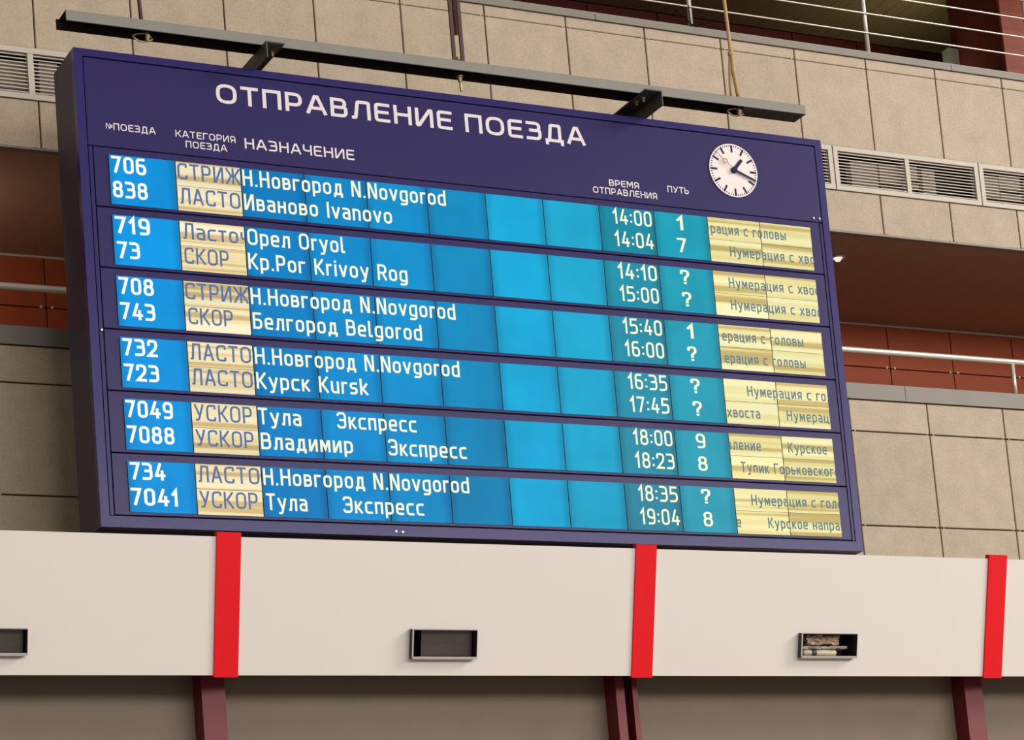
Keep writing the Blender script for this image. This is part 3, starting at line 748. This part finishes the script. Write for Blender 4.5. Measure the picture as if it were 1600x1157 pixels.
# ------------------------------------------------------------------ kiosk fascia below the board
TY, TZ = -.6, -3.491; dy, dz = .2575, -.9663
def fp(x, s, off):
    """point on the leaning fascia: x along, s down the slope, off outwards"""
    return Vector((x, TY + dy * s + dz * off, TZ + dz * s - dy * off))
def slab(mb, xa, xb, sa, sb, o0, o1):
    vs = [fp(x, s, o) for x in (xa, xb) for s in (sa, sb) for o in (o0, o1)]
    return mb.add(vs, [(0, 1, 3, 2), (4, 6, 7, 5), (0, 4, 5, 1), (2, 3, 7, 6), (0, 2, 6, 4), (1, 5, 7, 3)])
SE = .920; S0 = .024
kk = empty('kiosk', (3.7, .2, -ZO), 'off-white kiosk front with red dividing strips under the departure board', 'kiosk')
strips = [(-2.53, -2.365), (.558, .723), (3.644, 3.809), (6.711, 6.881), (9.80, 9.965)]
cut = {0: (-1.150, -.668, .628, .796), 1: (1.935, 2.418, .606, .805), 2: (5.030, 5.520, .604, .784)}
for i in range(4):
    xa = strips[i][1] - .08; xb = strips[i + 1][0] + .08
    p = MB()
    if i in cut:
        a, b, c, d = cut[i]
        for q in ((xa, a, S0, SE), (b, xb, S0, SE), (a, b, S0, c), (a, b, d, SE)): slab(p, q[0], q[1], q[2], q[3], -.03, 0)
    else: slab(p, xa, xb, S0, SE, -.03, 0)
    fpn = obj('fascia_panel', p, M['fascia'], kk)
    if i in cut:
        a, b, c, d = cut[i]; e = .006
        bx = MB()
        slab(bx, a, a + e, c, d, -.16, .045); slab(bx, b - e, b, c, d, -.16, .045)
        slab(bx, a + e, b - e, c, c + e, -.16, .045); slab(bx, a + e, b - e, d - e, d, -.16, .045)
        obj('lamp_housing', bx, M['boxdark'], kk)
        rim = MB()
        slab(rim, a - .001, a + e + .003, c, d, .045, .050); slab(rim, b - .003, b, c, d, .045, .047)
        slab(rim, a, b, d - e - .010, d + .001, .045, .050); slab(rim, a, b, c - .001, c + .003, .045, .047)
        obj('lamp_rim', rim, M['box'], kk)
        g = MB(); slab(g, a + e, b - e, c + e, d - e, -.16, -.150)
        obj('housing_back', g, M['boxdark'], kk)
        if i < 2:
            g = MB(); slab(g, a + e + (.085 if i == 1 else 0), b - e - .008, c + e + .004, d - e, -.02, -.012)
            obj('lamp_glass', g, M['glass_dark'], kk)
for i, (a, b) in enumerate(strips):
    obj('red_strip', slab(MB(), a, b, -.006, SE + .012, -.035, .014), M['red'], kk)
# framing behind the fascia: roof, recessed cladding and posts down to the floor
obj('roof', MB().box(-6, 12.5, -.50, WY - .01, -3.60, -3.54), M['brownwall'], kk)
for a, b in ((-6, -2.45), (-2.45, .64), (.64, 3.73), (3.73, 6.80), (6.80, 9.88), (9.88, 12.5)):
    obj('cladding_panel', MB().cbox(a + .004, b - .004, .06, .10, -ZO, -3.60, .003), M['brownwall'], kk)
for a, b in ((-2.53, -2.365), (.565, .727), (3.655, 3.725), (3.790, 3.832), (6.722, 6.890), (9.80, 9.965)):
    obj('post', MB().box(a, b, -.105, .06, -ZO, -3.60), M['darkred'], kk)
# crumpled packaging wedged in the right housing
rn = random.Random(12)
def crumple(xa, xb, sa, sb, o, amp, nx, ns):
    mb = MB()
    for j in range(ns + 1):
        for i in range(nx + 1):
            mb.v.append(fp(xa + (xb - xa) * i / nx + rn.uniform(-amp, amp) * .5, sa + (sb - sa) * j / ns + rn.uniform(-amp, amp) * .35, o + rn.uniform(-amp, amp)))
    for j in range(ns):
        for i in range(nx):
            q = j * (nx + 1) + i; mb.f.append((q, q + 1, q + nx + 2, q + nx + 1))
    o = len(mb.v); mb.v += [v + Vector((0, .035, 0)) for v in mb.v[:o]]
    mb.f += [tuple(i + o for i in f[::-1]) for f in list(mb.f)]
    return mb
w = crumple(5.12, 5.41, .622, .688, -.03, .018, 12, 5)
obj('crumpled_wrapper', w, M['foil'], label='pinkish crumpled wrapper stuffed in the right opening of the white kiosk front', cat='wrapper')
w = crumple(5.075, 5.47, .700, .718, -.01, .010, 14, 2)
obj('crumpled_wrapper', w, M['duct'], label='pale twisted strip of wrapper lying across the top of the cream packet', cat='wrapper')
pk = empty('paper_packet', fp(5.25, .775, -.05), 'cream packet with a dark teal band lying in the right kiosk opening', 'packet')
obj('packet', MB().tube([fp(5.095, .753, -.04), fp(5.105, .752, -.04), fp(5.33, .752, -.04), fp(5.375, .752, -.04), fp(5.385, .753, -.04)], [.018, .026, .027, .026, .018], 12), M['packet'], pk, True)
obj('band', MB().tube([fp(5.165, .752, -.04), fp(5.205, .752, -.04)], .0285, 12), M['tealband'], pk, True)
